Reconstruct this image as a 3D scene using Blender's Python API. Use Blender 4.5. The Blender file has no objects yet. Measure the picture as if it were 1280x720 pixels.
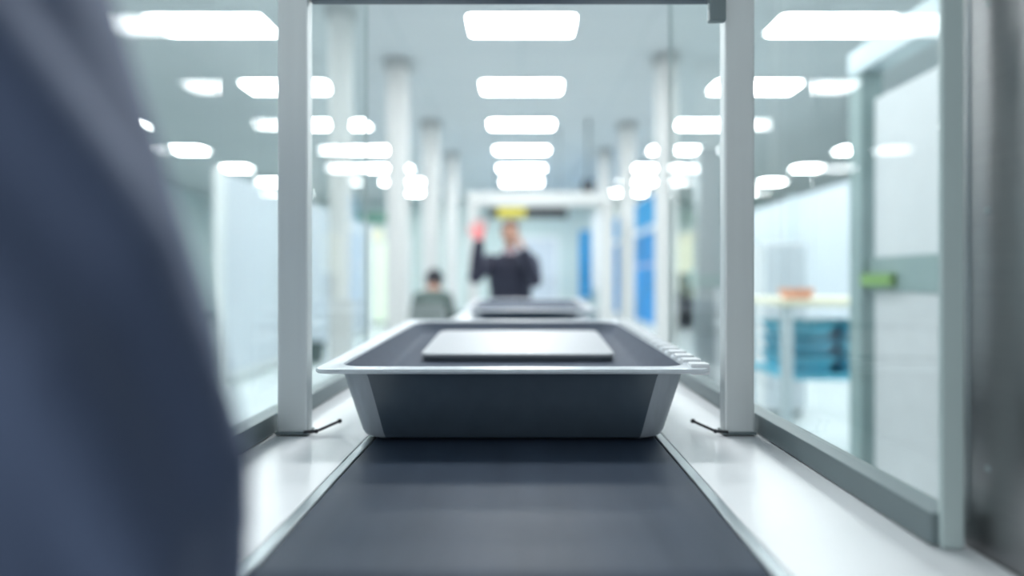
import bpy, bmesh, math, random
from mathutils import Vector, Matrix
random.seed(4)
scene = bpy.context.scene
col = scene.collection
PI = math.pi
CZ = 1.10            # eye height
BZ = 0.88            # belt height
LX = -0.008          # centre line of the lane
CEIL = 3.50

# ------------------------------------------------------------------ materials
def new_mat(name):
    m = bpy.data.materials.new(name); m.use_nodes = True
    nt = m.node_tree
    return m, nt, nt.nodes['Principled BSDF']

def plain(name, rgb, rough=.5, metal=0., var=.04, scale=12., spec=.5, bump=0., coat=0., stretch=None, emit=None):
    m, nt, b = new_mat(name)
    tc = nt.nodes.new('ShaderNodeTexCoord')
    n = nt.nodes.new('ShaderNodeTexNoise'); n.inputs['Scale'].default_value = scale
    n.inputs['Detail'].default_value = 4
    if stretch:
        mp = nt.nodes.new('ShaderNodeMapping'); mp.inputs['Scale'].default_value = stretch
        nt.links.new(tc.outputs['Object'], mp.inputs['Vector']); nt.links.new(mp.outputs['Vector'], n.inputs['Vector'])
    else:
        nt.links.new(tc.outputs['Object'], n.inputs['Vector'])
    r = nt.nodes.new('ShaderNodeValToRGB')
    r.color_ramp.elements[0].position = .3; r.color_ramp.elements[1].position = .7
    r.color_ramp.elements[0].color = [max(0, c*(1-var)) for c in rgb] + [1]
    r.color_ramp.elements[1].color = [min(1, c*(1+var)) for c in rgb] + [1]
    nt.links.new(n.outputs['Fac'], r.inputs['Fac']); nt.links.new(r.outputs['Color'], b.inputs['Base Color'])
    b.inputs['Roughness'].default_value = rough; b.inputs['Metallic'].default_value = metal
    b.inputs['Specular IOR Level'].default_value = spec
    b.inputs['Coat Weight'].default_value = coat; b.inputs['Coat Roughness'].default_value = .15
    if bump:
        bp = nt.nodes.new('ShaderNodeBump'); bp.inputs['Strength'].default_value = bump; bp.inputs['Distance'].default_value = .004
        nt.links.new(n.outputs['Fac'], bp.inputs['Height']); nt.links.new(bp.outputs['Normal'], b.inputs['Normal'])
    if emit:
        nt.links.new(r.outputs['Color'], b.inputs['Emission Color']); b.inputs['Emission Strength'].default_value = emit
    return m

def emission(name, rgb, s):
    m = bpy.data.materials.new(name); m.use_nodes = True; nt = m.node_tree
    nt.nodes.remove(nt.nodes['Principled BSDF'])
    e = nt.nodes.new('ShaderNodeEmission'); e.inputs['Color'].default_value = (*rgb, 1); e.inputs['Strength'].default_value = s
    nt.links.new(e.outputs[0], nt.nodes['Material Output'].inputs[0])
    return m

def glass(name, tint=(.965, .985, .98), ior=1.42, boost=1.0):
    m = bpy.data.materials.new(name); m.use_nodes = True; nt = m.node_tree
    nt.nodes.remove(nt.nodes['Principled BSDF'])
    t = nt.nodes.new('ShaderNodeBsdfTransparent'); t.inputs['Color'].default_value = (*tint, 1)
    g = nt.nodes.new('ShaderNodeBsdfGlossy'); g.inputs['Roughness'].default_value = .02; g.inputs['Color'].default_value = (boost, boost, boost, 1)
    lw = nt.nodes.new('ShaderNodeLayerWeight'); lw.inputs['Blend'].default_value = .5
    pw = nt.nodes.new('ShaderNodeMath'); pw.operation = 'POWER'; pw.inputs[1].default_value = 5
    f = nt.nodes.new('ShaderNodeMapRange'); f.inputs['To Min'].default_value = .02; f.inputs['To Max'].default_value = .5
    nt.links.new(lw.outputs['Facing'], pw.inputs[0]); nt.links.new(pw.outputs[0], f.inputs[0])
    mx = nt.nodes.new('ShaderNodeMixShader')
    nt.links.new(f.outputs[0], mx.inputs[0]); nt.links.new(t.outputs[0], mx.inputs[1]); nt.links.new(g.outputs[0], mx.inputs[2])
    nt.links.new(mx.outputs[0], nt.nodes['Material Output'].inputs[0])
    return m

def ceiling_mat():
    m, nt, b = new_mat('ceiling_tiles')
    tc = nt.nodes.new('ShaderNodeTexCoord')
    br = nt.nodes.new('ShaderNodeTexBrick'); br.offset = 0; br.inputs['Scale'].default_value = 1
    br.inputs['Brick Width'].default_value = 1.2; br.inputs['Row Height'].default_value = .84
    br.inputs['Mortar Size'].default_value = .008
    br.inputs['Color1'].default_value = (.60, .635, .65, 1); br.inputs['Color2'].default_value = (.58, .615, .63, 1)
    br.inputs['Mortar'].default_value = (.47, .53, .55, 1)
    nt.links.new(tc.outputs['Object'], br.inputs['Vector']); nt.links.new(br.outputs['Color'], b.inputs['Base Color'])
    b.inputs['Roughness'].default_value = .7
    return m

def belt_mat():
    m, nt, b = new_mat('black_belt_rubber')
    tc = nt.nodes.new('ShaderNodeTexCoord'); mp = nt.nodes.new('ShaderNodeMapping'); mp.inputs['Scale'].default_value = (1, .12, 1)
    n = nt.nodes.new('ShaderNodeTexNoise'); n.inputs['Scale'].default_value = 16; n.inputs['Detail'].default_value = 3
    r = nt.nodes.new('ShaderNodeValToRGB')
    r.color_ramp.elements[0].position = .33; r.color_ramp.elements[0].color = (.030, .046, .075, 1)
    r.color_ramp.elements[1].position = .62; r.color_ramp.elements[1].color = (.046, .066, .103, 1)
    nt.links.new(tc.outputs['Object'], mp.inputs[0]); nt.links.new(mp.outputs[0], n.inputs['Vector'])
    nt.links.new(n.outputs['Fac'], r.inputs[0]); nt.links.new(r.outputs[0], b.inputs['Base Color'])
    n2 = nt.nodes.new('ShaderNodeTexNoise'); n2.inputs['Scale'].default_value = 900
    nt.links.new(tc.outputs['Object'], n2.inputs['Vector'])
    bp = nt.nodes.new('ShaderNodeBump'); bp.inputs['Strength'].default_value = .25; bp.inputs['Distance'].default_value = .001
    nt.links.new(n2.outputs['Fac'], bp.inputs['Height']); nt.links.new(bp.outputs[0], b.inputs['Normal'])
    b.inputs['Roughness'].default_value = .42; b.inputs['Specular IOR Level'].default_value = .32
    return m

def steel_mat():
    m, nt, b = new_mat('brushed_steel')
    tc = nt.nodes.new('ShaderNodeTexCoord'); mp = nt.nodes.new('ShaderNodeMapping'); mp.inputs['Scale'].default_value = (1, .6, 90)
    n = nt.nodes.new('ShaderNodeTexNoise'); n.inputs['Scale'].default_value = 6; n.inputs['Detail'].default_value = 6
    r = nt.nodes.new('ShaderNodeMapRange'); r.inputs['To Min'].default_value = .30; r.inputs['To Max'].default_value = .40
    c = nt.nodes.new('ShaderNodeValToRGB')
    c.color_ramp.elements[0].color = (.25, .25, .26, 1); c.color_ramp.elements[1].color = (.36, .35, .35, 1)
    nt.links.new(tc.outputs['Object'], mp.inputs[0]); nt.links.new(mp.outputs[0], n.inputs['Vector'])
    nt.links.new(n.outputs['Fac'], r.inputs[0]); nt.links.new(r.outputs[0], b.inputs['Roughness'])
    nt.links.new(n.outputs['Fac'], c.inputs[0]); nt.links.new(c.outputs[0], b.inputs['Base Color'])
    bp = nt.nodes.new('ShaderNodeBump'); bp.inputs['Strength'].default_value = .12; bp.inputs['Distance'].default_value = .001
    nt.links.new(n.outputs['Fac'], bp.inputs['Height']); nt.links.new(bp.outputs[0], b.inputs['Normal'])
    b.inputs['Metallic'].default_value = 1
    return m

def cloth_mat(name, rgb, scale=700):
    m, nt, b = new_mat(name)
    tc = nt.nodes.new('ShaderNodeTexCoord')
    w = nt.nodes.new('ShaderNodeTexNoise'); w.inputs['Scale'].default_value = scale
    r = nt.nodes.new('ShaderNodeValToRGB')
    r.color_ramp.elements[0].color = [c*.85 for c in rgb]+[1]; r.color_ramp.elements[1].color = [c*1.15 for c in rgb]+[1]
    nt.links.new(tc.outputs['Object'], w.inputs['Vector']); nt.links.new(w.outputs['Fac'], r.inputs[0]); nt.links.new(r.outputs[0], b.inputs['Base Color'])
    b.inputs['Roughness'].default_value = .75; b.inputs['Sheen Weight'].default_value = .45; b.inputs['Sheen Roughness'].default_value = .4
    b.inputs['Sheen Tint'].default_value = (.65, .72, .95, 1)
    return m

M = dict(
    ceiling=ceiling_mat(), belt=belt_mat(), steel=steel_mat(),
    floor=plain('pale_grey_floor', (.62, .69, .70), .22, var=.03, scale=1.5),
    wall=plain('pale_wall_paint', (.58, .67, .68), .6, var=.02, scale=2),
    far=plain('pale_green_wall_paint', (.55, .65, .63), .6, var=.02, scale=2),
    white=plain('white_laminate', (.74, .77, .79), .35, var=.015),
    lilac=plain('cold_white_panel', (.57, .63, .68), .5, var=.02),
    shelf=plain('white_polished_shelf', (.94, .95, .965), .28, var=.01, scale=30),
    alu=plain('satin_aluminium', (.76, .80, .80), .38, .25, var=.02, scale=60, stretch=(1, 1, .05)),
    alu_dark=plain('grey_anodised_metal', (.19, .235, .245), .4, .3, var=.03),
    strip=plain('aluminium_edge_strip', (.38, .43, .45), .3, .6, var=.03),
    slate=plain('slate_painted_metal', (.06, .085, .115), .4, .1, var=.03),
    column=plain('off_white_column_paint', (.60, .61, .60), .7, var=.015),
    cap=plain('grey_column_cap', (.42, .44, .44), .6),
    tray=plain('dark_slate_plastic', (.062, .088, .115), .33, var=.06, scale=40, coat=.2),
    trayin=plain('dark_blue_grey_plastic', (.085, .105, .145), .65, var=.05, scale=40, spec=.3),
    rim=plain('pale_rim_sheen_plastic', (.70, .75, .79), .3, var=.08, scale=50, coat=.3),  # reflected light along the tray rim is put into this paler grey
    tooth=plain('pale_ridge_plastic', (.88, .90, .92), .35, var=.06, scale=50),
    frost_sheen=plain('frosted_sheen_plastic', (.34, .38, .42), .4, var=.12, scale=60, stretch=(1, 1, .1)),
    laptop=plain('silver_aluminium_shell', (.46, .475, .50), .45, .1, var=.01),
    laptop_edge=plain('dark_aluminium_edge', (.16, .18, .20), .35, .6, var=.02),
    black=plain('black_plastic', (.012, .014, .018), .45),
    blackmark=plain('dark_mark', (.05, .05, .055), .5),
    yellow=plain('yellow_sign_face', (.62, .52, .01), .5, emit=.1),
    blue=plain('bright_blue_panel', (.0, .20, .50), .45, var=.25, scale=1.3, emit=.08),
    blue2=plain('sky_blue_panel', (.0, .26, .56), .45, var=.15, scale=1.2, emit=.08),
    pinkmark=plain('pale_pink_print', (.72, .62, .72), .5),
    teal=plain('teal_blue_plastic', (.05, .36, .52), .4, var=.1, scale=6),
    teal2=plain('light_teal_plastic', (.10, .48, .64), .4, var=.1, scale=6),
    orange=plain('pale_orange_plastic', (.85, .42, .30), .5),
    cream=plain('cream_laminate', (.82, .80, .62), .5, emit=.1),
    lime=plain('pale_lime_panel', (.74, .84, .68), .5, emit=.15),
    green=plain('bright_green_strip', (.20, .38, .10), .5),
    darkgreen=plain('muted_green_board', (.10, .24, .18), .5),
    paleboard=plain('pale_grey_panel', (.66, .68, .70), .35, var=.03),
    midrail=plain('grey_green_metal', (.30, .40, .40), .45, .1),
    bluegrey=plain('pale_blue_metal', (.62, .72, .76), .35, .2),
    bin=plain('dark_green_bin_plastic', (.03, .06, .055), .5),
    chair=plain('grey_chair_fabric', (.20, .23, .23), .8, var=.1, scale=200),
    glow=emission('ceiling_light_glow', (.95, .985, 1.0), 29.0),
    glass=glass('clear_greenish_glass'),
    glassedge=plain('green_glass_edge', (.52, .62, .61), .25, var=.02),
    skin=plain('skin', (.52, .29, .21), .5, var=.06, scale=30),
    hand=plain('pink_skin', (.86, .27, .27), .5, var=.04, scale=30),
    hair=plain('brown_hair', (.10, .055, .035), .6, var=.3, scale=80),
    darkhair=plain('black_hair', (.010, .012, .020), .55, var=.3, scale=80),
    eye=plain('dark_eye', (.02, .02, .02), .2),
    lips=plain('lips', (.42, .16, .14), .5),
    navy=cloth_mat('navy_suit_wool', (.058, .082, .150)),
    navy2=cloth_mat('dark_navy_wool', (.010, .012, .030)),
    blackwool=cloth_mat('black_trouser_wool', (.010, .010, .014)),
    shirt=cloth_mat('pale_pink_shirt_cotton', (.46, .36, .40)),
    shirtw=cloth_mat('white_shirt_cotton', (.75, .77, .80)),
    sage=cloth_mat('grey_green_cotton', (.085, .12, .11)),
    shoe=plain('black_leather', (.012, .012, .014), .3),
)

# ------------------------------------------------------------------ helpers
def box(bm, x0, x1, y0, y1, z0, z1, bev=0., seg=2, mi=0):
    t = bmesh.new()
    bmesh.ops.create_cube(t, size=1)
    for v in t.verts:
        v.co = Vector(((x0+x1)/2+v.co.x*(x1-x0), (y0+y1)/2+v.co.y*(y1-y0), (z0+z1)/2+v.co.z*(z1-z0)))
    if bev:
        bmesh.ops.bevel(t, geom=t.edges[:], offset=bev, segments=seg, affect='EDGES', profile=.6)
    for f in t.faces: f.material_index = mi
    merge(bm, t)

def merge(bm, t):
    me = bpy.data.meshes.new('tmp'); t.to_mesh(me); t.free(); bm.from_mesh(me); bpy.data.meshes.remove(me)

def tube(bm, pts, rad, seg=12, cap=True):
    pts = [Vector(p) for p in pts]
    if not hasattr(rad, '__len__'): rad = [rad]*len(pts)
    rings = []; a = None
    for i, p in enumerate(pts):
        d = (pts[min(i+1, len(pts)-1)]-pts[max(i-1, 0)]).normalized()
        a = d.orthogonal().normalized() if a is None else (a-d*a.dot(d)).normalized()
        b = d.cross(a)
        rings.append([bm.verts.new(p+(a*math.cos(2*PI*k/seg)+b*math.sin(2*PI*k/seg))*rad[i]) for k in range(seg)])
    for r0, r1 in zip(rings, rings[1:]):
        for k in range(seg):
            bm.faces.new((r0[k], r0[(k+1) % seg], r1[(k+1) % seg], r1[k]))
    if cap:
        bm.faces.new(rings[0][::-1]); bm.faces.new(rings[-1])

def ball(bm, c, r, sub=2, scale=(1, 1, 1), rot=None):
    m = Matrix.Translation(Vector(c))
    if rot: m = m @ rot
    m = m @ Matrix.Diagonal((r*scale[0], r*scale[1], r*scale[2], 1))
    bmesh.ops.create_icosphere(bm, subdivisions=sub, radius=1, matrix=m)

def capsules(bm, pts, rad, seg=14):
    tube(bm, pts, rad, seg)
    for p, r in zip(pts, rad if hasattr(rad, '__len__') else [rad]*len(pts)): ball(bm, p, r)

def loft(bm, rings, seg=28):
    """rings: (centre, rx, ry) horizontal ellipses, capped"""
    rs = []
    for c, rx, ry in rings:
        c = Vector(c)
        rs.append([bm.verts.new(c+Vector((rx*math.cos(2*PI*k/seg), ry*math.sin(2*PI*k/seg), 0))) for k in range(seg)])
    for r0, r1 in zip(rs, rs[1:]):
        for k in range(seg):
            bm.faces.new((r0[k], r0[(k+1) % seg], r1[(k+1) % seg], r1[k]))
    bm.faces.new(rs[0][::-1]); bm.faces.new(rs[-1])

def rrect(x0, x1, y0, y1, r, n=6):
    out = []
    for cx, cy, a in ((x1-r, y1-r, 0), (x0+r, y1-r, PI/2), (x0+r, y0+r, PI), (x1-r, y0+r, 1.5*PI)):
        for k in range(n+1):
            t = a+PI/2*k/n
            out.append((cx+r*math.cos(t), cy+r*math.sin(t)))
    return out

def finish(me, mats, smooth):
    for m in (mats if isinstance(mats, (list, tuple)) else [mats]): me.materials.append(m)
    if smooth:
        for p in me.polygons: p.use_smooth = True

def obj(name, bm, mats, parent=None, smooth=False):
    if parent is not None:
        org = Vector(parent.location) if parent.parent is None else Vector(parent.parent.location)
        bmesh.ops.translate(bm, verts=bm.verts[:], vec=-org)
    bmesh.ops.recalc_face_normals(bm, faces=bm.faces[:])
    me = bpy.data.meshes.new(name); bm.to_mesh(me); bm.free()
    finish(me, mats, smooth)
    if smooth == 'auto':
        for p in me.polygons: p.use_smooth = True
        try: me.set_sharp_from_angle(angle=math.radians(35))
        except Exception: pass
    o = bpy.data.objects.new(name, me); col.objects.link(o)
    if parent is not None: o.parent = parent
    return o

def fused(name, bm, mats, parent=None, voxel=.008, smooth=6, fold=None):
    """one continuous surface from overlapping shapes"""
    o = obj(name, bm, mats, parent, True)
    r = o.modifiers.new('r', 'REMESH'); r.mode = 'VOXEL'; r.voxel_size = voxel; r.use_smooth_shade = True
    s = o.modifiers.new('s', 'SMOOTH'); s.factor = .5; s.iterations = smooth
    dg = bpy.context.evaluated_depsgraph_get()
    me = bpy.data.meshes.new_from_object(o.evaluated_get(dg))
    o.modifiers.clear()
    old = o.data; o.data = me; bpy.data.meshes.remove(old)
    me.name = name
    me.materials.clear(); finish(me, mats, True)
    return o

def tag(o, label, cat, group=None, kind=None):
    o['label'] = label; o['category'] = cat
    if group: o['group'] = group
    if kind: o['kind'] = kind
    return o

def thing(name, label, cat, loc=(0, 0, 0), group=None):
    o = bpy.data.objects.new(name, None); col.objects.link(o); o.location = loc; o.empty_display_size = .1
    return tag(o, label, cat, group)

def struct(name, bm, mats, parent=None, smooth=False):
    o = obj(name, bm, mats, parent, smooth)
    if parent is None: o['kind'] = 'structure'
    return o

def bx(name, mat, parent, *dims, bev=.003, **kw):
    bm = bmesh.new(); box(bm, *dims, bev=bev)
    return obj(name, bm, mat, parent, **kw)

def sbox(name, mat, *dims):
    bm = bmesh.new(); box(bm, *dims); return struct(name, bm, mat)

def dup(root, loc, label=None):
    r = root.copy(); col.objects.link(r); r.location = loc
    if label: r['label'] = label
    for ch in list(root.children):
        c = ch.copy(); col.objects.link(c); c.parent = r
        for g in ch.children:
            d = g.copy(); col.objects.link(d); d.parent = c
    return r

# ------------------------------------------------------------------ room shell
sbox('floor', M['floor'], -9, 9, -3, 17.4, -.1, 0)
sbox('ceiling', M['ceiling'], -9, 9, -3, 17.4, CEIL, CEIL+.1)
sbox('wall_left', M['wall'], -9.1, -9, -3, 17.4, 0, CEIL)
sbox('wall_right', M['wall'], 9, 9.1, -3, 17.4, 0, CEIL)
sbox('wall_back', M['far'], -9, 9, 17.3, 17.4, 0, CEIL)
sbox('baseboard_back', M['alu_dark'], -9, 9, 17.28, 17.3, 0, .12)
sbox('baseboard_left', M['alu_dark'], -9, -8.98, -3, 17.28, 0, .12)
sbox('baseboard_right', M['alu_dark'], 8.98, 9, -3, 17.28, 0, .12)

# doors in the far wall
def door(name, x0, x1, h, mat, y=17.3):
    root = bpy.data.objects.new(name, None); col.objects.link(root); root.location = ((x0+x1)/2, y, 0); root['kind'] = 'structure'
    bm = bmesh.new()
    box(bm, x0-.1, x0, y-.06, y, 0, h+.1); box(bm, x1, x1+.1, y-.06, y, 0, h+.1); box(bm, x0, x1, y-.06, y, h, h+.1)
    obj('door_frame', bm, M['alu'], root)
    bx('door_panel', mat, root, x0, x1, y-.04, y, 0, h)
    bm = bmesh.new(); tube(bm, [(x1-.12, y-.09, .95), (x1-.12, y-.09, 1.2)], .015)
    tube(bm, [(x1-.12, y-.09, .97), (x1-.12, y-.035, .97)], .01); tube(bm, [(x1-.12, y-.09, 1.18), (x1-.12, y-.035, 1.18)], .01)
    obj('door_handle', bm, M['steel'], root, 'auto')
door('door_1', -.35, 1.05, 2.35, M['lilac'])
door('door_2', -4.6, -3.5, 2.3, M['lime'])

# ------------------------------------------------------------------ ceiling lights
ORD = ['first', 'second', 'third', 'fourth', 'fifth', 'sixth', 'seventh']
def ceiling_light(x, y, w, d, label, proto={}):
    key = (w, d)
    if key not in proto:
        t = thing('ceiling_light', label, 'ceiling light', (x, y, CEIL), 'ceiling light panels')
        bm = bmesh.new(); f = .025
        for a in ((x-w/2-f, x+w/2+f, y-d/2-f, y-d/2), (x-w/2-f, x+w/2+f, y+d/2, y+d/2+f), (x-w/2-f, x-w/2, y-d/2, y+d/2), (x+w/2, x+w/2+f, y-d/2, y+d/2)):
            box(bm, *a, CEIL-.02, CEIL)
        obj('light_frame', bm, M['white'], t)
        bx('diffuser', M['glow'], t, x-w/2, x+w/2, y-d/2, y+d/2, CEIL-.014, CEIL-.002, bev=0)
        proto[key] = t
        return t
    return dup(proto[key], (x, y, CEIL), label)
rows = [(0, .96, range(7), 'in the row above the conveyor'),
        (-2.88, 1.02, range(7), 'in the row nearer the white partition'),
        (2.88, 1.02, range(7), 'in the row nearer the blue wall'),
        (-6.1, .55, range(2, 7), 'in the row beyond the white partition'),
        (6.1, .55, range(2, 7), 'in the row behind the framed screen')]
for x, w, ks, where in rows:
    for n, k in enumerate(ks):
        ceiling_light(x, 5.25+1.68*k, w, .39, f'{ORD[n]} glowing ceiling panel from the front {where}')
for x in (-2.88, 0, 2.88):                      # unseen lamps added on the same rows to light the foreground
    for k in (-2, -1):
        L = bpy.data.lights.new('added_ceiling_lamp', 'AREA'); L.shape = 'RECTANGLE'; L.size = 1.05; L.size_y = .44; L.energy = 34; L.color = (.95, .985, 1)
        o = bpy.data.objects.new('added_ceiling_lamp', L); col.objects.link(o); o.location = (x, 5.25+1.68*k, CEIL-.03)

# ------------------------------------------------------------------ columns
def column(x, y, r, label, top=CEIL):
    t = thing('column', label, 'column', (x, y, 0), 'white columns along the lane')
    bm = bmesh.new(); tube(bm, [(x, y, 0), (x, y, top)], r, 32); obj('shaft', bm, M['column'], t, 'auto')
    bm = bmesh.new(); tube(bm, [(x, y, top-.10), (x, y, top)], r+.035, 32); obj('cap', bm, M['cap'], t, 'auto')
    bm = bmesh.new(); tube(bm, [(x, y, 0), (x, y, .12)], r+.02, 32); obj('base_ring', bm, M['alu_dark'], t, 'auto')
column(-1.60, 4.95, .10, 'white round column just past the end of the left glass, front of its row')
column(-1.36, 6.15, .118, 'white round column with grey cap, second behind the left glass')
column(-1.38, 8.5, .125, 'pale round column beside the seated person, third in its row')
column(-1.32, 10.6, .12, 'slim white column standing beside the white scanner frame')
column(1.55, 6.0, .12, 'white round column in front of the bright blue wall, biggest of three')
column(1.62, 8.6, .12, 'white column second along the blue wall, between two blue panels')
column(1.52, 10.3, .11, 'white column at the far edge of the blue wall, beside scanner frame')

# ------------------------------------------------------------------ conveyor
t = conv = thing('conveyor', 'dark rubber belt conveyor with white shelves along both sides', 'conveyor', (LX, .40, 0))
Y0, Y1 = .395, 3.9
bm = bmesh.new()                                  # belt loop with rounded ends
prof = []
r = .035
for k in range(9): prof.append((Y0+r-r*math.sin(PI*k/8), BZ-r-r*math.cos(PI*k/8)))
for k in range(9): prof.append((Y1-r+r*math.sin(PI*k/8), BZ-r+r*math.cos(PI*k/8)))
va = [bm.verts.new((LX-.194, y, z)) for y, z in prof]; vb = [bm.verts.new((LX+.194, y, z)) for y, z in prof]
n = len(prof)
for k in range(n): bm.faces.new((va[k], va[(k+1) % n], vb[(k+1) % n], vb[k]))
bm.faces.new(va); bm.faces.new(vb[::-1])
obj('belt', bm, M['belt'], t, 'auto')
for s in (-1, 1):
    a, b = sorted((LX+s*.1965, LX+s*.2085)); bx('edge_strip', M['strip'], t, a, b, Y0, Y1, BZ-.09, BZ, bev=.0015)
    a, b = sorted((LX+s*.209, LX+s*.377)); bx('side_shelf', M['shelf'], t, a, b, Y0, Y1, BZ-.03, BZ, bev=.0015)
    a, b = sorted((LX+s*.215, LX+s*.235)); bx('side_panel', M['alu'], t, a, b, Y0+.03, Y1-.03, BZ-.30, BZ-.031, bev=.002)
    for y in (.6, 2.1, 3.7):
        bm = bmesh.new(); a, b = sorted((LX+s*.20, LX+s*.26)); box(bm, a, b, y-.03, y+.03, .03, BZ-.301, .004)
        box(bm, a-.02, b+.02, y-.05, y+.05, 0, .03, .006)
        obj('leg', bm, M['alu_dark'], t)

# ------------------------------------------------------------------ glass side screens on the shelves
def screen(s, y0, y1, label):
    t = thing('glass_screen', label, 'glass screen', (LX+s*.358, y0, BZ))
    z0 = BZ+.0015
    a, b = sorted((LX+s*.344, LX+s*.372)); bx('base_rail', M['alu_dark'], t, a, b, y0-.0005, y1, z0, z0+.027, bev=.002)
    bm = bmesh.new(); a, b = sorted((LX+s*.3545, LX+s*.3605)); box(bm, a, b, y0-.0005, y1-.002, z0+.024, 2.0)
    for f in bm.faces:
        if abs(f.normal.x) < .5: f.material_index = 1
    obj('glass_pane', bm, [M['glass'], M['glassedge']], t)
    a, b = sorted((LX+s*.350, LX+s*.368)); bx('edge_post', M['glassedge'], t, a, b, y0-.006, y0-.001, z0, 2.0, bev=.001)
screen(1, .461, 1.32, 'clear glass screen between the grey post and brushed steel housing')
screen(-1, .461, 1.32, 'clear glass screen between grey post and suited passenger')

# ------------------------------------------------------------------ gate frame over the belt
t = thing('gate_frame', 'light grey metal gate of two posts standing over the conveyor', 'frame', (LX, .81, BZ))
z0 = BZ+.002
for s in (-1, 1):
    a, b = sorted((LX+s*.2945, LX+s*.337))
    p = bx('post', M['alu'], t, a, b, .79, .811, z0, 2.0, bev=.003)
    bm = bmesh.new(); a2, b2 = a-.002, b+.002; box(bm, a2, b2, .787, .814, z0, z0+.004, .001); obj('foot_plate', bm, M['alu_dark'], t)
    bm = bmesh.new(); xi = LX+s*.2945
    tube(bm, [(xi+s*.004, .787, z0+.004), (xi-s*.012, .793, z0+.004), (xi-s*.018, .806, z0+.005), (xi-s*.034, .826, z0+.010)], .0022, 8)
    ball(bm, (xi-s*.034, .826, z0+.010), .0035); ball(bm, (xi-s*.012, .793, z0+.004), .0032)
    obj('latch_hook', bm, M['black'], t, True)
bm = bmesh.new(); box(bm, LX-.2935, LX+.2935, .792, .809, 1.497, 1.54, .003); obj('crossbar', bm, M['slate'], t)
bm = bmesh.new(); box(bm, LX+.270, LX+.2935, .780, .7915, 1.462, 1.502, .002); obj('bracket', bm, M['alu_dark'], t)

# ------------------------------------------------------------------ trays
def tray(x, y, label):
    """outer footprint .50 x .62, front edge at y"""
    t = thing('security_tray', label, 'tray', (x, y, BZ+.0005), 'grey security trays on the belt')
    z = BZ+.0005; L = .62
    def loop(bm, hw, fy, by, r, zf, n=7):
        hw *= 1.03
        return [bm.verts.new((x+px, y+py, zf(py))) for px, py in rrect(-hw, hw, fy, L-by, r, n)]
    def skin(bm, loops, mi=0, close=False):
        for a, b in zip(loops, loops[1:]):
            m = len(a)
            for k in range(m):
                f = bm.faces.new((a[k], a[(k+1) % m], b[(k+1) % m], b[k])); f.material_index = mi
    rim = lambda py, o=0.: z+.104+.02*py/L+o
    flo = lambda py: z+.057+.073*(py-.04)
    bm = bmesh.new()
    prof = [(.170, .075, .075, .02, lambda p: z), (.192, .050, .050, .03, lambda p: z+.001), (.2025, .038, .038, .036, lambda p: z+.006), (.206, .034, .034, .038, lambda p: z+.013),
            (.2185, .026, .026, .042, lambda p: rim(p, -.050)), (.2285, .020, .020, .044, lambda p: rim(p, -.014)), (.231, .017, .017, .044, lambda p: rim(p, -.006))]
    ls = [loop(bm, *p) for p in prof]
    skin(bm, ls); bm.faces.new(ls[0][::-1])
    # frosted corners and side walls, reflected surroundings painted in as paler grey
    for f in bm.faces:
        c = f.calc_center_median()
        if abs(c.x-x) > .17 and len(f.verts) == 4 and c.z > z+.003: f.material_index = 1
    obj('tray_body', bm, [M['tray'], M['frost_sheen']], t, 'auto')
    bm = bmesh.new()
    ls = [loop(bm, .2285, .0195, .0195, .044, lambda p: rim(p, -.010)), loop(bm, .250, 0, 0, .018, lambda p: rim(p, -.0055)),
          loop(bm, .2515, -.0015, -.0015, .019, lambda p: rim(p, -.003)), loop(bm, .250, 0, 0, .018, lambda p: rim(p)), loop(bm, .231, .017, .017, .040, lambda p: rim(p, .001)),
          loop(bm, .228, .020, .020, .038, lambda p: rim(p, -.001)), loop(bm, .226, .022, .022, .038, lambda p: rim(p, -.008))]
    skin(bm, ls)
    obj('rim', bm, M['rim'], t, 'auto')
    bm = bmesh.new()
    ls = [loop(bm, .2265, .0215, .0215, .038, lambda p: rim(p, -.004)), loop(bm, .2125, .034, .034, .036, lambda p: max(flo(p)+.008, rim(p, -.05)) if p < .5 else flo(p)+.006),
          loop(bm, .204, .044, .042, .030, lambda p: flo(p))]
    skin(bm, ls); bm.faces.new(ls[-1])
    obj('tray_floor', bm, M['trayin'], t, 'auto')
    bm = bmesh.new()                                       # row of moulded grip ridges on one long rim
    for k in range(17):
        py = .012+k*.035
        tb = bmesh.new(); box(tb, x+.2340, x+.2595, y+py, y+py+.019, rim(py, -.010), rim(py, .0055), .003)
        merge(bm, tb)
    obj('grip_ridges', bm, M['tooth'], t, 'auto')
    return t
T1 = tray(LX-.004, .722, 'dark grey tray holding a silver laptop, in front on the belt')
T2 = dup(T1, (LX+.035, 2.19, BZ+.0005), 'empty dark grey tray further down the belt, behind the laptop tray')

# laptop, lying closed in the tray
x, y = LX+.001, .995
t = thing('laptop', 'closed silver laptop lying flat in the front grey tray', 'laptop', (x, y, BZ+.076))
zl = BZ+.0005+.057+.073*(y-.722-.04)+.0006
def lap(bm, hw, z0, z1, r, e=.003):
    L = .257
    prof = [(hw-e, z0, -e), (hw, z0+e*.6, 0), (hw, z1-e*.6, 0), (hw-e*.5, z1, -e*.5)]
    ls = []
    for w_, zz, ins in prof:
        ls.append([bm.verts.new((x+px, y+py, zz+.073*py)) for px, py in rrect(-w_, w_, -ins, L+ins, r, 8)])
    for a, b in zip(ls, ls[1:]):
        m = len(a)
        for k in range(m): bm.faces.new((a[k], a[(k+1) % m], b[(k+1) % m], b[k]))
    bm.faces.new(ls[0][::-1]); bm.faces.new(ls[-1])
bm = bmesh.new(); lap(bm, .1725, zl+.0012, zl+.0078, .018); obj('base', bm, M['laptop_edge'], t, 'auto')
bm = bmesh.new(); lap(bm, .1735, zl+.0082, zl+.0135, .018, .002); obj('lid', bm, M['laptop'], t, 'auto')
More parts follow.
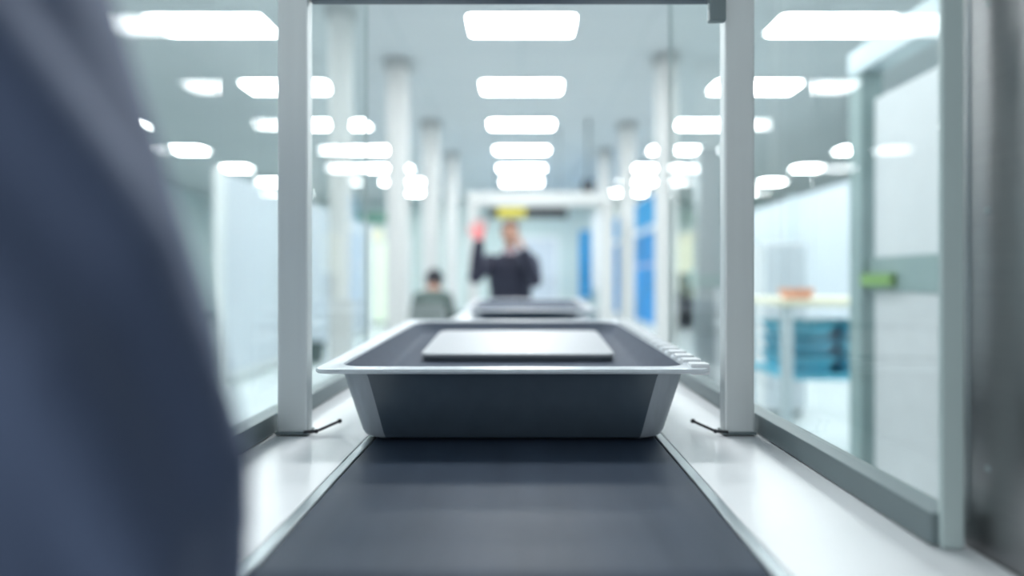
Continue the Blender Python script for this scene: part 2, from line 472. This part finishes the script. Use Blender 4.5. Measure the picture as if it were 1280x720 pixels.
for px in (-.14, .14):
    for py in (.03, .225):
        bm = bmesh.new(); tube(bm, [(x+px, y+py, zl+.073*py), (x+px, y+py, zl+.002+.073*py)], .006); obj('rubber_foot', bm, M['black'], t, 'auto')

# ------------------------------------------------------------------ steel housing beside the lane
hx = LX+.3785
t = thing('scanner_housing', 'tall brushed steel machine housing beside the glass screen', 'machine', (hx+.35, .1, 0))
bm = bmesh.new(); box(bm, hx, hx+.7, -.35, .471, .06, 2.15, .002, 3); obj('casing', bm, M['steel'], t, 'auto')
bx('plinth', M['slate'], t, hx+.03, hx+.67, -.32, .43, 0, .06)
bm = bmesh.new(); tube(bm, [(hx, .4635, .90), (hx, .4635, 2.1)], .0014, 8); obj('edge_trim', bm, M['strip'], t, True)
for zz in (.95, 1.155, 1.32):
    bm = bmesh.new(); ball(bm, (hx, .445, zz), .0025, 2, (.4, 1, 1)); obj('rivet', bm, M['strip'], t, True)

# ------------------------------------------------------------------ framed side screen seen through the glass
t = thing('framed_partition', 'grey framed screen with a white upper panel and green stripe, through the glass', 'screen', (1.44, 1.7, 0))
X = 1.44
for y in (2.30, .95):
    bx('post', M['midrail'], t, X-.045, X+.045, y, y+.085, 0, 1.955, bev=.004)
bx('top_rail', M['bluegrey'], t, X-.05, X+.05, .90, 2.39, 1.955, 2.06, bev=.006)
bx('mid_rail', M['midrail'], t, X-.02, X+.02, 1.036, 2.299, 1.055, 1.19, bev=.003)
bx('bottom_rail', M['midrail'], t, X-.03, X+.03, 1.036, 2.299, .05, .16, bev=.003)
bx('upper_panel', M['white'], t, X-.015, X+.015, 1.036, 2.26, 1.191, 1.83, bev=.002)
bx('lower_panel', M['paleboard'], t, X-.015, X+.015, 1.036, 2.26, .161, 1.054, bev=.002)
bx('green_stripe', M['green'], t, X-.0485, X-.0205, 2.12, 2.30, 1.075, 1.125, bev=.001)

# ------------------------------------------------------------------ counter with blue trays
t = thing('counter', 'white open counter standing over blue trays, beyond the framed screen', 'counter', (1.68, 3.1, 0))
bx('counter_top', M['cream'], t, 1.33, 2.3, 2.85, 3.4, .965, 1.0, bev=.004)
bx('shelf', M['teal2'], t, 1.37, 2.26, 2.9, 3.35, .58, .61, bev=.003)
for xx in (1.34, 2.24):
    for yy in (2.86, 3.34): bx('leg', M['bluegrey'], t, xx, xx+.05, yy, yy+.05, 0, .964, bev=.004)
def blue_tray(x, y, z, mat, label):
    t = thing('blue_tray', label, 'tray', (x, y, z), 'blue trays stacked under the counter')
    bm = bmesh.new(); ls = []
    for hw, hd, zz, rr in ((.10, .16, z, .02), (.122, .185, z+.075, .03), (.132, .195, z+.075, .03), (.132, .195, z+.085, .03), (.118, .18, z+.085, .03), (.098, .155, z+.012, .02)):
        ls.append([bm.verts.new((x+px, y+py, zz)) for px, py in rrect(-hw, hw, -hd, hd, rr, 4)])
    for a, b in zip(ls, ls[1:]):
        m = len(a)
        for k in range(m): bm.faces.new((a[k], a[(k+1) % m], b[(k+1) % m], b[k]))
    bm.faces.new(ls[0][::-1]); bm.faces.new(ls[-1])
    obj('tray_shell', bm, mat, t, 'auto')
    return t
lev = ['bottom', 'second lowest', 'second highest', 'top']
for j, (xx, where) in enumerate(((1.53, 'stack beside the grey post end of the lane'), (1.81, 'stack hidden half behind the framed screen'))):
    for k in range(3 if j else 3):
        nm = ['bottom', 'middle', 'top'][k]
        blue_tray(xx, 3.12, .6105+k*.0885, M['teal'] if (j+k) % 2 else M['teal2'], f'blue plastic tray, {nm} of the ' + ('stack nearer the glass post' if j == 0 else 'stack nearer the framed screen'))
t = thing('orange_basket', 'small pale orange basket on the white counter over the blue trays', 'basket', (1.47, 3.0, 1.0))
bm = bmesh.new(); ls = []
for hw, zz in ((.055, 1.001), (.075, 1.055), (.068, 1.055), (.05, 1.008)):
    ls.append([bm.verts.new((1.47+px, 3.0+py, zz)) for px, py in rrect(-hw, hw, -hw, hw, .02, 4)])
for a, b in zip(ls, ls[1:]):
    m = len(a)
    for k in range(m): bm.faces.new((a[k], a[(k+1) % m], b[(k+1) % m], b[k]))
bm.faces.new(ls[0][::-1]); bm.faces.new(ls[-1]); obj('bowl', bm, M['orange'], t, 'auto')
t = thing('white_cabinet', 'white upright cabinet beyond the counter, right of the gate post', 'cabinet', (2.05, 4.7, 0))
bx('carcass', M['white'], t, 1.95, 2.28, 4.5, 4.9, .05, 1.40, bev=.006)
for a, b in ((1.955, 2.113), (2.117, 2.275)): bx('door', M['lilac'], t, a, b, 4.48, 4.499, .08, 1.38, bev=.003)
bx('plinth', M['alu_dark'], t, 1.97, 2.26, 4.52, 4.88, 0, .05)

def panel_screen(name, label, x, y0, y1, z1, mat, post, cat='partition'):
    """free standing screen parallel to the lane"""
    t = thing(name, label, cat, (x, y0, 0))
    n = max(1, round((y1-y0)/1.9)); w = (y1-y0)/n
    for k in range(n): bx('panel', mat, t, x-.02, x+.02, y0+k*w+.05, y0+(k+1)*w-.05, .12, z1-.03, bev=.003)
    for k in range(n+1): bx('post', post, t, x-.04, x+.04, y0+k*w-.05, y0+k*w+.05, 0, z1, bev=.004)
    bx('bottom_rail', post, t, x-.03, x+.03, y0+.05, y1-.05, .04, .12, bev=.003)
    return t
panel_screen('white_partition', 'long white partition with grey end post, behind the left glass', -3.1, 5.75, 11.4, 2.25, M['lilac'], M['alu'])
panel_screen('white_partition', 'tall white partition behind the counter and its blue trays', 3.9, 6.2, 9.9, 2.3, M['lilac'], M['bluegrey'])

# ------------------------------------------------------------------ steel upright right of the trays
t = thing('steel_upright', 'brushed steel upright with a dark band, just left of the right gate post', 'post', (.995, 3.0, 0))
bm = bmesh.new(); box(bm, .935, 1.06, 2.94, 3.06, .02, 1.80, .01, 3); obj('upright', bm, M['strip'], t, 'auto')
bx('band', M['midrail'], t, .925, 1.07, 2.93, 3.07, 1.06, 1.13, bev=.003)
bx('light_strip', M['white'], t, 1.015, 1.05, 2.930, 2.9395, .5, 1.055, bev=.001)
bx('foot', M['alu_dark'], t, .89, 1.11, 2.89, 3.11, 0, .02)

# ------------------------------------------------------------------ blue display wall
t = thing('display_wall', 'tall bright blue display wall with white cross bars behind the white columns', 'wall display', (2.62, 14, 0))
X = 2.62
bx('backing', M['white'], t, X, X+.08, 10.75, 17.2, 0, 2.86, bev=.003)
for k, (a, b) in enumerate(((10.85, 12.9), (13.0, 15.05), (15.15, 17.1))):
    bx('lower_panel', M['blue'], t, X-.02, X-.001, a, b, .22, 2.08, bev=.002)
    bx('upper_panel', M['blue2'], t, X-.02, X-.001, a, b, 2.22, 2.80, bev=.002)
bm = bmesh.new()
for k in range(5):
    yy = 11.1+k*.33; box(bm, X-.024, X-.0205, yy, yy+.22, 1.36+.03*(k % 2), 1.44)
obj('printed_marks', bm, M['pinkmark'], t)
t = thing('blue_banner', 'narrow upright blue banner against the far wall inside the scanner frame', 'banner', (1.92, 17.2, 0))
bx('banner_sheet', M['blue2'], t, 1.78, 2.10, 17.19, 17.2, .55, 2.62, bev=.001)
bx('banner_base', M['alu_dark'], t, 1.74, 2.14, 17.1, 17.27, 0, .08)
bm = bmesh.new(); tube(bm, [(1.94, 17.22, .08), (1.94, 17.22, 2.62)], .012); obj('banner_pole', bm, M['alu_dark'], t, True)
t = thing('white_banner', 'white upright panel between the blue banner and white columns', 'banner', (1.7, 12.6, 0))
bx('banner_sheet', M['white'], t, 1.60, 1.86, 12.6, 12.62, .9, 2.62, bev=.001)
bx('banner_base', M['alu_dark'], t, 1.55, 1.91, 12.5, 12.72, 0, .06)
bm = bmesh.new(); tube(bm, [(1.73, 12.635, .06), (1.73, 12.635, 2.6)], .015); obj('banner_pole', bm, M['alu_dark'], t, True)
t = thing('equipment_cabinet', 'slim black cabinet standing between white column and steel upright', 'cabinet', (3.75, 13, 0))
bx('casing', M['black'], t, 3.60, 3.98, 12.8, 13.2, .04, 1.25, bev=.01)
bx('plinth', M['slate'], t, 3.63, 3.95, 12.83, 13.17, 0, .04)
bx('teal_screen', M['teal2'], t, 3.84, 4.06, 12.77, 12.799, 1.0, 1.3, bev=.004)
t = thing('cream_cabinet', 'tall cream cabinet behind the slim black cabinet', 'cabinet', (4.2, 15, 0))
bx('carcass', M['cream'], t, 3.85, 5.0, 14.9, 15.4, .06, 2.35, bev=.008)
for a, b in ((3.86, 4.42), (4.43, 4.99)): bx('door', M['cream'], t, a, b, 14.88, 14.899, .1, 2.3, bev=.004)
bx('plinth', M['alu_dark'], t, 3.88, 4.97, 14.94, 15.36, 0, .06)

# ------------------------------------------------------------------ walk-through scanner frame
t = thing('walk_through_scanner', 'white walk-through scanner arch behind the person with raised hand', 'scanner', (.24, 7.9, 0))
for a, b in ((-.755, -.615), (1.13, 1.275)): bx('upright', M['column'], t, a, b, 7.75, 8.1, 0, 2.14, bev=.012)
bx('header', M['column'], t, -.755, 1.275, 7.75, 8.1, 2.141, 2.32, bev=.012)
bx('threshold', M['alu_dark'], t, -.614, 1.129, 7.78, 8.07, 0, .02)
t = thing('hanging_sign', 'black hanging sign with a yellow section under the scanner frame', 'sign', (.05, 9.0, 2.2))
bx('sign_board', M['black'], t, -.53, .74, 9.0, 9.06, 2.10, 2.30, bev=.004)
bx('yellow_face', M['yellow'], t, -.38, .06, 8.988, 8.9995, 2.11, 2.29, bev=.002)
bm = bmesh.new()
for a, b in ((-.33, -.20), (-.17, -.12), (-.10, .02)): box(bm, a, b, 8.984, 8.9878, 2.15, 2.18)
obj('sign_marks', bm, M['blackmark'], t)
for xx in (-.4, .6):
    bm = bmesh.new(); tube(bm, [(xx, 9.03, 2.30), (xx, 9.03, CEIL)], .01); obj('hanger_rod', bm, M['alu_dark'], t, True)
t = thing('ceiling_camera', 'small black camera on a rod above the scanner frame', 'camera', (1.0, 8.4, 2.4))
bm = bmesh.new(); ball(bm, (1.0, 8.4, 2.49), .10, 3); obj('dome', bm, M['black'], t, True)
bm = bmesh.new(); tube(bm, [(1.0, 8.4, 2.52), (1.0, 8.4, CEIL)], .02); obj('rod', bm, M['alu_dark'], t, True)
bm = bmesh.new(); tube(bm, [(1.0, 8.4, 2.52), (1.0, 8.4, 2.60)], .085, 20); obj('housing', bm, M['slate'], t, 'auto')

# ------------------------------------------------------------------ left background pieces
t = thing('green_sign', 'dark green hanging sign board above the pale doorway on the left', 'sign', (-3.7, 13.4, 2.6))
bx('sign_board', M['darkgreen'], t, -3.95, -3.15, 13.4, 13.45, 2.46, 2.70, bev=.004)
for xx in (-3.85, -3.25):
    bm = bmesh.new(); tube(bm, [(xx, 13.425, 2.70), (xx, 13.425, CEIL)], .01); obj('hanger_rod', bm, M['alu_dark'], t, True)
t = thing('lit_cabinet', 'pale lime lit cabinet standing beneath the green sign board', 'cabinet', (-3.6, 13.8, 0))
bx('carcass', M['far'], t, -4.0, -3.0, 13.6, 14.0, .05, 2.35, bev=.01)
bx('lit_header', M['cream'], t, -3.98, -3.35, 13.57, 13.599, 2.05, 2.33, bev=.004)
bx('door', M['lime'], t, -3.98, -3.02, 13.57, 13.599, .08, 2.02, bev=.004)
bx('plinth', M['alu_dark'], t, -3.97, -3.03, 13.63, 13.97, 0, .05)
t = thing('lime_panel', 'narrow pale lime upright panel just right of the left gate post', 'panel', (-3.55, 9.6, 0))
bx('panel_sheet', M['lime'], t, -3.72, -3.44, 9.6, 9.64, .1, 2.0, bev=.003)
bx('panel_foot', M['alu_dark'], t, -3.76, -3.40, 9.5, 9.74, 0, .1)
t = thing('waste_bin', 'small dark bin on the floor beside the left gate post', 'bin', (-2.72, 7.4, 0))
bm = bmesh.new(); ls = []
for r_, zz in ((.09, 0), (.115, .27), (.122, .27), (.122, .285), (.11, .285), (.085, .02)):
    ls.append((r_, zz))
rs = [[bm.verts.new((-2.72+r_*math.cos(2*PI*k/24), 7.4+r_*math.sin(2*PI*k/24), zz)) for k in range(24)] for r_, zz in ls]
for a, b in zip(rs, rs[1:]):
    for k in range(24): bm.faces.new((a[k], a[(k+1) % 24], b[(k+1) % 24], b[k]))
bm.faces.new(rs[0][::-1]); bm.faces.new(rs[-1]); obj('bucket', bm, M['bin'], t, 'auto')

# ------------------------------------------------------------------ people
def frame_of(d, up):
    d = Vector(d).normalized(); up = Vector(up); s = d.cross(up).normalized(); return d, s, s.cross(d).normalized()

def hand(bm, wrist, d, palm, side, curl=.25, k=1.0):
    """palm and five separate fingers; d = finger direction, palm = palm normal, side = thumb side (+/-1)"""
    w = Vector(wrist); d, s, n = frame_of(d, palm)
    s = s*side
    L = .088*k
    for j in range(5):
        off = (-.032+.016*j)*k
        capsules(bm, [w+s*off*.45, w+d*L*.55+s*off*.85, w+d*L+s*off], [.016*k, .0135*k, .0105*k], 10)
    for j, (ln, off, sp) in enumerate(((.064, -.036, -.22), (.078, -.0125, -.07), (.084, .0115, .06), (.074, .036, .2))[::-1]):
        p = w+d*L*.95+s*(-off)*k*1.0; dd = (d-s*sp*.8*1).normalized(); pts = [p]; rr = [.0095*k]
        for q in range(3):
            a = curl*(q+.6); pts.append(pts[-1]+(dd*math.cos(a)+n*math.sin(a))*ln*k*(.42, .32, .26)[q]); rr.append((.0088, .008, .0068)[q]*k)
        capsules(bm, pts, rr, 10)
    p = w+d*.025*k+s*.022*k
    capsules(bm, [p, p+(d*.6+s*.8).normalized()*.042*k+n*.008*k, p+(d*.72+s*.7).normalized()*.075*k+n*.014*k, p+(d*.85+s*.52).normalized()*.098*k+n*.02*k], [.015*k, .0125*k, .0105*k, .0085*k], 10)

def person(label, loc, pose, cl, face=0., voxel=.007):
    """pose: hip z, lean (y per m), arms, legs in local coordinates facing -Y; face = rotation about Z"""
    t = thing('person', label, 'person', loc)
    O = Vector(loc); R = Matrix.Rotation(face, 3, 'Z')
    P = lambda p: O+R @ Vector(p)
    D = lambda p: R @ Vector(p)
    hz = pose['hip']; lean = pose.get('lean', 0); tw = pose.get('shift', 0)
    def sp(h): return (tw*h, -lean*h, hz+h)
    def ring(h, rx, ry, e=0): return (sp(h), rx+e, ry+e)
    def spine_rings(rings, e=0):
        bm2 = bmesh.new(); loft(bm2, [ring(h, a, b, e) for h, a, b in rings]); return bm2
    def place(bm2):
        for v in bm2.verts: v.co = O+R @ v.co
        return bm2
    torso = [(-.10, .10, .08), (-.06, .150, .105), (0, .168, .115), (.10, .148, .105), (.18, .138, .10), (.30, .155, .112), (.40, .172, .115), (.48, .170, .098), (.53, .130, .080), (.565, .070, .062), (.60, .056, .058), (.66, .054, .056)]
    hd = Vector(sp(.755))+Vector(pose.get('head', (0, -.02, 0))); yaw = pose.get('head_yaw', 0); pit = pose.get('head_pitch', 0)
    HR = Matrix.Rotation(yaw, 4, 'Z') @ Matrix.Rotation(pit, 4, 'X')
    H = lambda p: hd+(HR @ Vector(p))
    # body
    b = spine_rings(torso)
    def hball(bm_, p, s3): ball(bm_, H(p), 1, 3, s3, HR)
    hball(b, (0, .008, .03), (.073, .090, .088)); hball(b, (0, -.012, -.03), (.062, .076, .080)); hball(b, (0, -.042, -.082), (.036, .036, .03))
    capsules(b, [sp(.60), H((0, .015, -.06))], [.054, .050])
    capsules(b, [H((0, -.086, .012)), H((0, -.104, -.026))], [.009, .013], 10); hball(b, (.010, -.092, -.030), (.010, .010, .008)); hball(b, (-.010, -.092, -.030), (.010, .010, .008))
    for s in (-1, 1):
        hball(b, (s*.074, .008, -.012), (.010, .020, .032)); hball(b, (s*.034, -.066, -.024), (.026, .020, .024))
        capsules(b, [H((s*.012, -.082, .030)), H((s*.048, -.070, .030))], .010, 8)
    capsules(b, [H((-.022, -.083, -.062)), H((0, -.088, -.060)), H((.022, -.083, -.062))], .008, 8)
    for a in pose['arms']:
        capsules(b, [a['sh'], a['el'], a['wr']], [.052, .040, .028]); capsules(b, [Vector(sp(.46)), a['sh']], [.07, .055])
        hand(b, a['wr'], a['d'], a['palm'], a['side'], a.get('curl', .25), a.get('k', 1.))
    for l in pose['legs']:
        capsules(b, [l['hip'], l['kn'], l['an']], [.083, .055, .038]); ank = Vector(l['an']); f = Vector(l.get('toe', (0, -1, 0)))
        capsules(b, [ank+Vector((0, 0, -.04))-f*.03, ank+f*.13+Vector((0, 0, -.055))], [.035, .028])
    body = fused('body', place(b), [M['skin'], M['hand'], M['lips']], t, voxel, 4)
    if pose.get('pinkhand') is not None:
        c = P(pose['pinkhand'])-O
        for p_ in body.data.polygons:
            if (p_.center-c).length < .16: p_.material_index = 1
    # hair
    b = bmesh.new()
    hb = cl.get('hairsize', 1.)
    hball(b, (0, .022*hb, .044), (.082*hb, .092*hb, .086*hb)); hball(b, (0, .045*hb, -.012), (.074*hb, .064*hb, .075*hb))
    if cl.get('long'): hball(b, (0, .05, -.05), (.085, .06, .085)); hball(b, (0, .078, -.085), (.08, .055, .08)); hball(b, (0, .085, -.13), (.07, .05, .07))
    if cl.get('fringe', True): hball(b, (.01, -.052, .078), (.058, .036, .028))
    fused('hair', place(b), cl['hair'], t, .006, 4)
    # eyes
    for s in (-1, 1):
        b = bmesh.new(); hball(b, (s*.032, -.079, .004), (.011, .008, .007)); obj('eye', place(b), M['eye'], t, True)
    # shirt shows at the neck
    if cl.get('shirt'):
        b = bmesh.new(); loft(b, [ring(h, a, b2, .006) for h, a, b2 in torso[3:10]]); capsules(b, [Vector(sp(.50))+Vector((0, -.085, 0)), Vector(sp(.28))+Vector((0, -.118, 0))], [.028, .014])
        loft(b, [ring(.55, .078, .070), ring(.60, .068, .068)])
        fused('shirt', place(b), cl['shirt'], t, voxel, 3)
    # jacket / top
    e = cl.get('ease', .016); bk = cl.get('bulk', 0)
    b = bmesh.new()
    if cl.get('hem', -.06) < -.05:
        h0 = cl['hem']; loft(b, [ring(h0, .185+bk, .140, e), ring(h0+.03, .185+bk, .138, e)]+[ring(h, a+bk*(1 if h < .35 else .6 if h < .45 else .2), b2, e) for h, a, b2 in torso[2:9]]+[ring(.545, .095, .078, 0)])
    for a in pose['arms']:
        wr = Vector(a['wr']); el = Vector(a['el']); cu = wr+(el-wr)*.10
        q = cl.get('sleeve', 1.)
        capsules(b, [a['sh'], Vector(a['sh']).lerp(el, .5), el, el.lerp(cu, .5), cu], [.068*q, .062*q, .056*q, .049*q, .043*q]); capsules(b, [Vector(sp(.46)), a['sh']], [.085, .066])
        for fp, fr in a.get('folds', []): capsules(b, fp, fr, 10)
    jk = fused(cl.get('topname', 'jacket'), place(b), cl['top'], t, cl.get('jv', voxel), cl.get('js', 4))
    if cl.get('lapel'):
        b = bmesh.new()
        for s in (-1, 1):
            z_ = [Vector(sp(.56))+Vector((s*.066, -.062, 0)), Vector(sp(.45))+Vector((s*.062, -.128, 0)), Vector(sp(.24))+Vector((s*.012, -.140, 0))]
            capsules(b, z_, [.016, .022, .008], 10)
        fused('lapels', place(b), cl['top'], jk, .006, 3)
    # trousers
    b = bmesh.new(); loft(b, [ring(h, a, b2, .012) for h, a, b2 in torso[0:4]])
    for l in pose['legs']:
        kn = Vector(l['kn']); an = Vector(l['an'])
        capsules(b, [l['hip'], kn, kn.lerp(an, .5), an+(kn-an)*.05], [.098, .074, .066, .060])
    fused('trousers', place(b), cl['legs'], t, voxel, 4)
    for l in pose['legs']:
        b = bmesh.new(); ank = Vector(l['an']); f = Vector(l.get('toe', (0, -1, 0)))
        capsules(b, [ank+Vector((0, 0, -.045))-f*.035, ank+f*.06+Vector((0, 0, -.05)), ank+f*.155+Vector((0, 0, -.062))], [.043, .042, .034]); capsules(b, [ank+Vector((0, 0, .0)), ank+Vector((0, 0, -.04))], [.045, .045])
        bmesh.ops.bisect_plane(b, geom=b.verts[:]+b.edges[:]+b.faces[:], plane_co=(0, 0, ank.z-.092), plane_no=(0, 0, 1), clear_inner=False)
        for v in b.verts: v.co.z = max(v.co.z, ank.z-.092)
        fused('shoe', place(b), cl.get('shoe', M['shoe']), t, .007, 2)
    return t

def stand_legs(w=.10):
    return [dict(hip=(s*.085, 0, .77), kn=(s*w, -.02, .43), an=(s*(w+.01), .015, .095), toe=(s*.15, -.98, 0)) for s in (-1, 1)]

# passenger with one hand raised, beyond the trays, facing the lane
px = -.105
person('person in dark navy suit facing the lane, one pink hand raised beside the head', (px, 5.3, 0),
       dict(hip=.80, head=(-.0, -.03, -.01), head_yaw=.25, head_pitch=-.12,
            arms=[dict(sh=(-.195, 0, 1.265), el=(-.315, -.17, 1.13), wr=(-.285, -.17, 1.455), d=(.02, -.05, 1), palm=(0, -1, 0), side=-1, curl=.10, k=1.25),
                  dict(sh=(.195, 0, 1.265), el=(.225, -.19, 1.10), wr=(.125, -.23, 1.37), d=(-.25, .12, 1), palm=(-1, .3, 0), side=1, curl=.45)],
            legs=stand_legs(), pinkhand=(-.28, -.17, 1.57)),
       dict(hair=M['hair'], top=M['navy2'], legs=M['blackwool'], shirt=M['shirt'], hem=-.16, lapel=True, ease=.028, sleeve=1.3, bulk=.032))

# seated person seen from behind, at the left of the lane
sx, sy = -1.10, 6.8
person('seated person with black hair and grey-green top, seen from behind beyond the tray', (sx, sy, 0),
       dict(hip=.44, lean=.34, head=(0, -.05, -.105), head_pitch=-.2,
            arms=[dict(sh=(-.18, -.13, .89), el=(-.25, -.16, .63), wr=(-.14, -.38, .60), d=(.3, -1, -.1), palm=(0, 0, -1), side=1),
                  dict(sh=(.18, -.13, .89), el=(.25, -.16, .63), wr=(.14, -.38, .60), d=(-.3, -1, -.1), palm=(0, 0, -1), side=-1)],
            legs=[dict(hip=(s*.09, -.02, .45), kn=(s*.12, -.42, .45), an=(s*.12, -.42, .095), toe=(s*.1, -.99, 0)) for s in (-1, 1)]),
       dict(hair=M['darkhair'], top=M['sage'], topname='top', legs=M['blackwool'], hem=-.07, fringe=False, hairsize=1.4, long=True), face=PI)
t = thing('office_chair', 'grey office chair under the seated person with black hair', 'chair', (sx, sy, 0))
bm = bmesh.new(); box(bm, sx-.23, sx+.23, sy-.17, sy+.27, .26, .32, .025, 3); obj('seat', bm, M['chair'], t, 'auto')
bm = bmesh.new(); box(bm, sx-.21, sx+.21, sy-.255, sy-.205, .42, .82, .02, 3); obj('backrest', bm, M['chair'], t, 'auto')
bm = bmesh.new(); tube(bm, [(sx, sy-.1, .29), (sx, sy-.22, .29), (sx, sy-.262, .37), (sx, sy-.262, .65)], .016); obj('back_bar', bm, M['black'], t, True)
bm = bmesh.new(); tube(bm, [(sx, sy+.05, .10), (sx, sy+.05, .27)], .028, 16); obj('pole', bm, M['alu_dark'], t, 'auto')
for k in range(5):
    a = 2*PI*k/5+.3; ex, ey = sx+.27*math.cos(a), sy+.05+.27*math.sin(a)
    bm = bmesh.new(); tube(bm, [(sx, sy+.05, .115), (ex, ey, .075)], [.022, .016], 10); lg = obj('base_arm', bm, M['black'], t, True)
    bm = bmesh.new(); ball(bm, (ex, ey, .03), .03, 2, (1, .8, 1)); obj('caster', bm, M['black'], lg, True)

# passenger close by, seen from behind in a dark suit
fx, fy = -.51, .13
# local x is mirrored by facing +Y
def W(p): return (-(p[0]-fx), -(p[1]-fy), p[2])
AX = [(-.29, .17, 1.43), (-.177, .205, 1.06), (-.208, .265, .80)]        # shoulder, elbow, wrist
def ax(z, ox, oy):
    a, b = (AX[0], AX[1]) if z > AX[1][2] else (AX[1], AX[2])
    k = (a[2]-z)/(a[2]-b[2])
    return W((a[0]+(b[0]-a[0])*k+ox, a[1]+(b[1]-a[1])*k+oy, z))
arm_r = dict(sh=W(AX[0]), el=W(AX[1]), wr=W(AX[2]), d=W((fx+.10, fy+.20, -1)), palm=(1, 0, 0), side=1, curl=.3,
             folds=[([ax(1.27, .030, -.052), ax(1.19, .050, -.042), ax(1.11, .063, -.020), ax(1.03, .064, -.002), ax(.96, .060, .012)], [.010, .016, .018, .016, .012]),
                    ([ax(1.15, .034, -.056), ax(1.08, .048, -.046), ax(1.01, .055, -.026), ax(.95, .056, -.008)], [.010, .015, .016, .010])])
arm_l = dict(sh=(.19, 0, 1.43), el=(.27, -.03, 1.12), wr=(.27, -.12, .87), d=(0, -.2, -1), palm=(-1, 0, 0), side=-1, curl=.3)
person('person in dark navy suit close in front, back and sleeve seen beside conveyor', (fx, fy, 0),
       dict(hip=.95, head=(0, -.03, 0), arms=[arm_r, arm_l],
            legs=[dict(hip=(s*.085, 0, .92), kn=(s*.10, -.02, .51), an=(s*.11, .015, .095), toe=(s*.15, -.98, 0)) for s in (-1, 1)]),
       dict(hair=M['darkhair'], top=M['navy'], legs=M['navy'], shirt=M['shirtw'], hem=-.17, lapel=True, jv=.006, js=8, sleeve=1.12), face=PI)

# ------------------------------------------------------------------ world, camera, colour
w = bpy.data.worlds.new('World'); scene.world = w; w.use_nodes = True
bg = w.node_tree.nodes['Background']; bg.inputs[0].default_value = (.85, .91, .96, 1); bg.inputs[1].default_value = 1.4
cam = bpy.data.cameras.new('camera'); co = bpy.data.objects.new('camera', cam); col.objects.link(co)
co.location = (0, 0, CZ); co.rotation_euler = (PI/2, 0, 0)
cam.sensor_width = 36; cam.lens = 36*700/1280
cam.shift_x = -12/1280; cam.shift_y = -10/1280
cam.clip_start = .02
cam.dof.use_dof = True; cam.dof.focus_distance = .68; cam.dof.aperture_fstop = cam.lens/17.5
scene.camera = co
scene.view_settings.view_transform = 'Standard'; scene.view_settings.look = 'None'
scene.view_settings.exposure = 0.0
scene.cycles.max_bounces = 10; scene.cycles.transparent_max_bounces = 16
scene.cycles.caustics_reflective = False; scene.cycles.sample_clamp_indirect = 4
scene.cycles.use_denoising = True
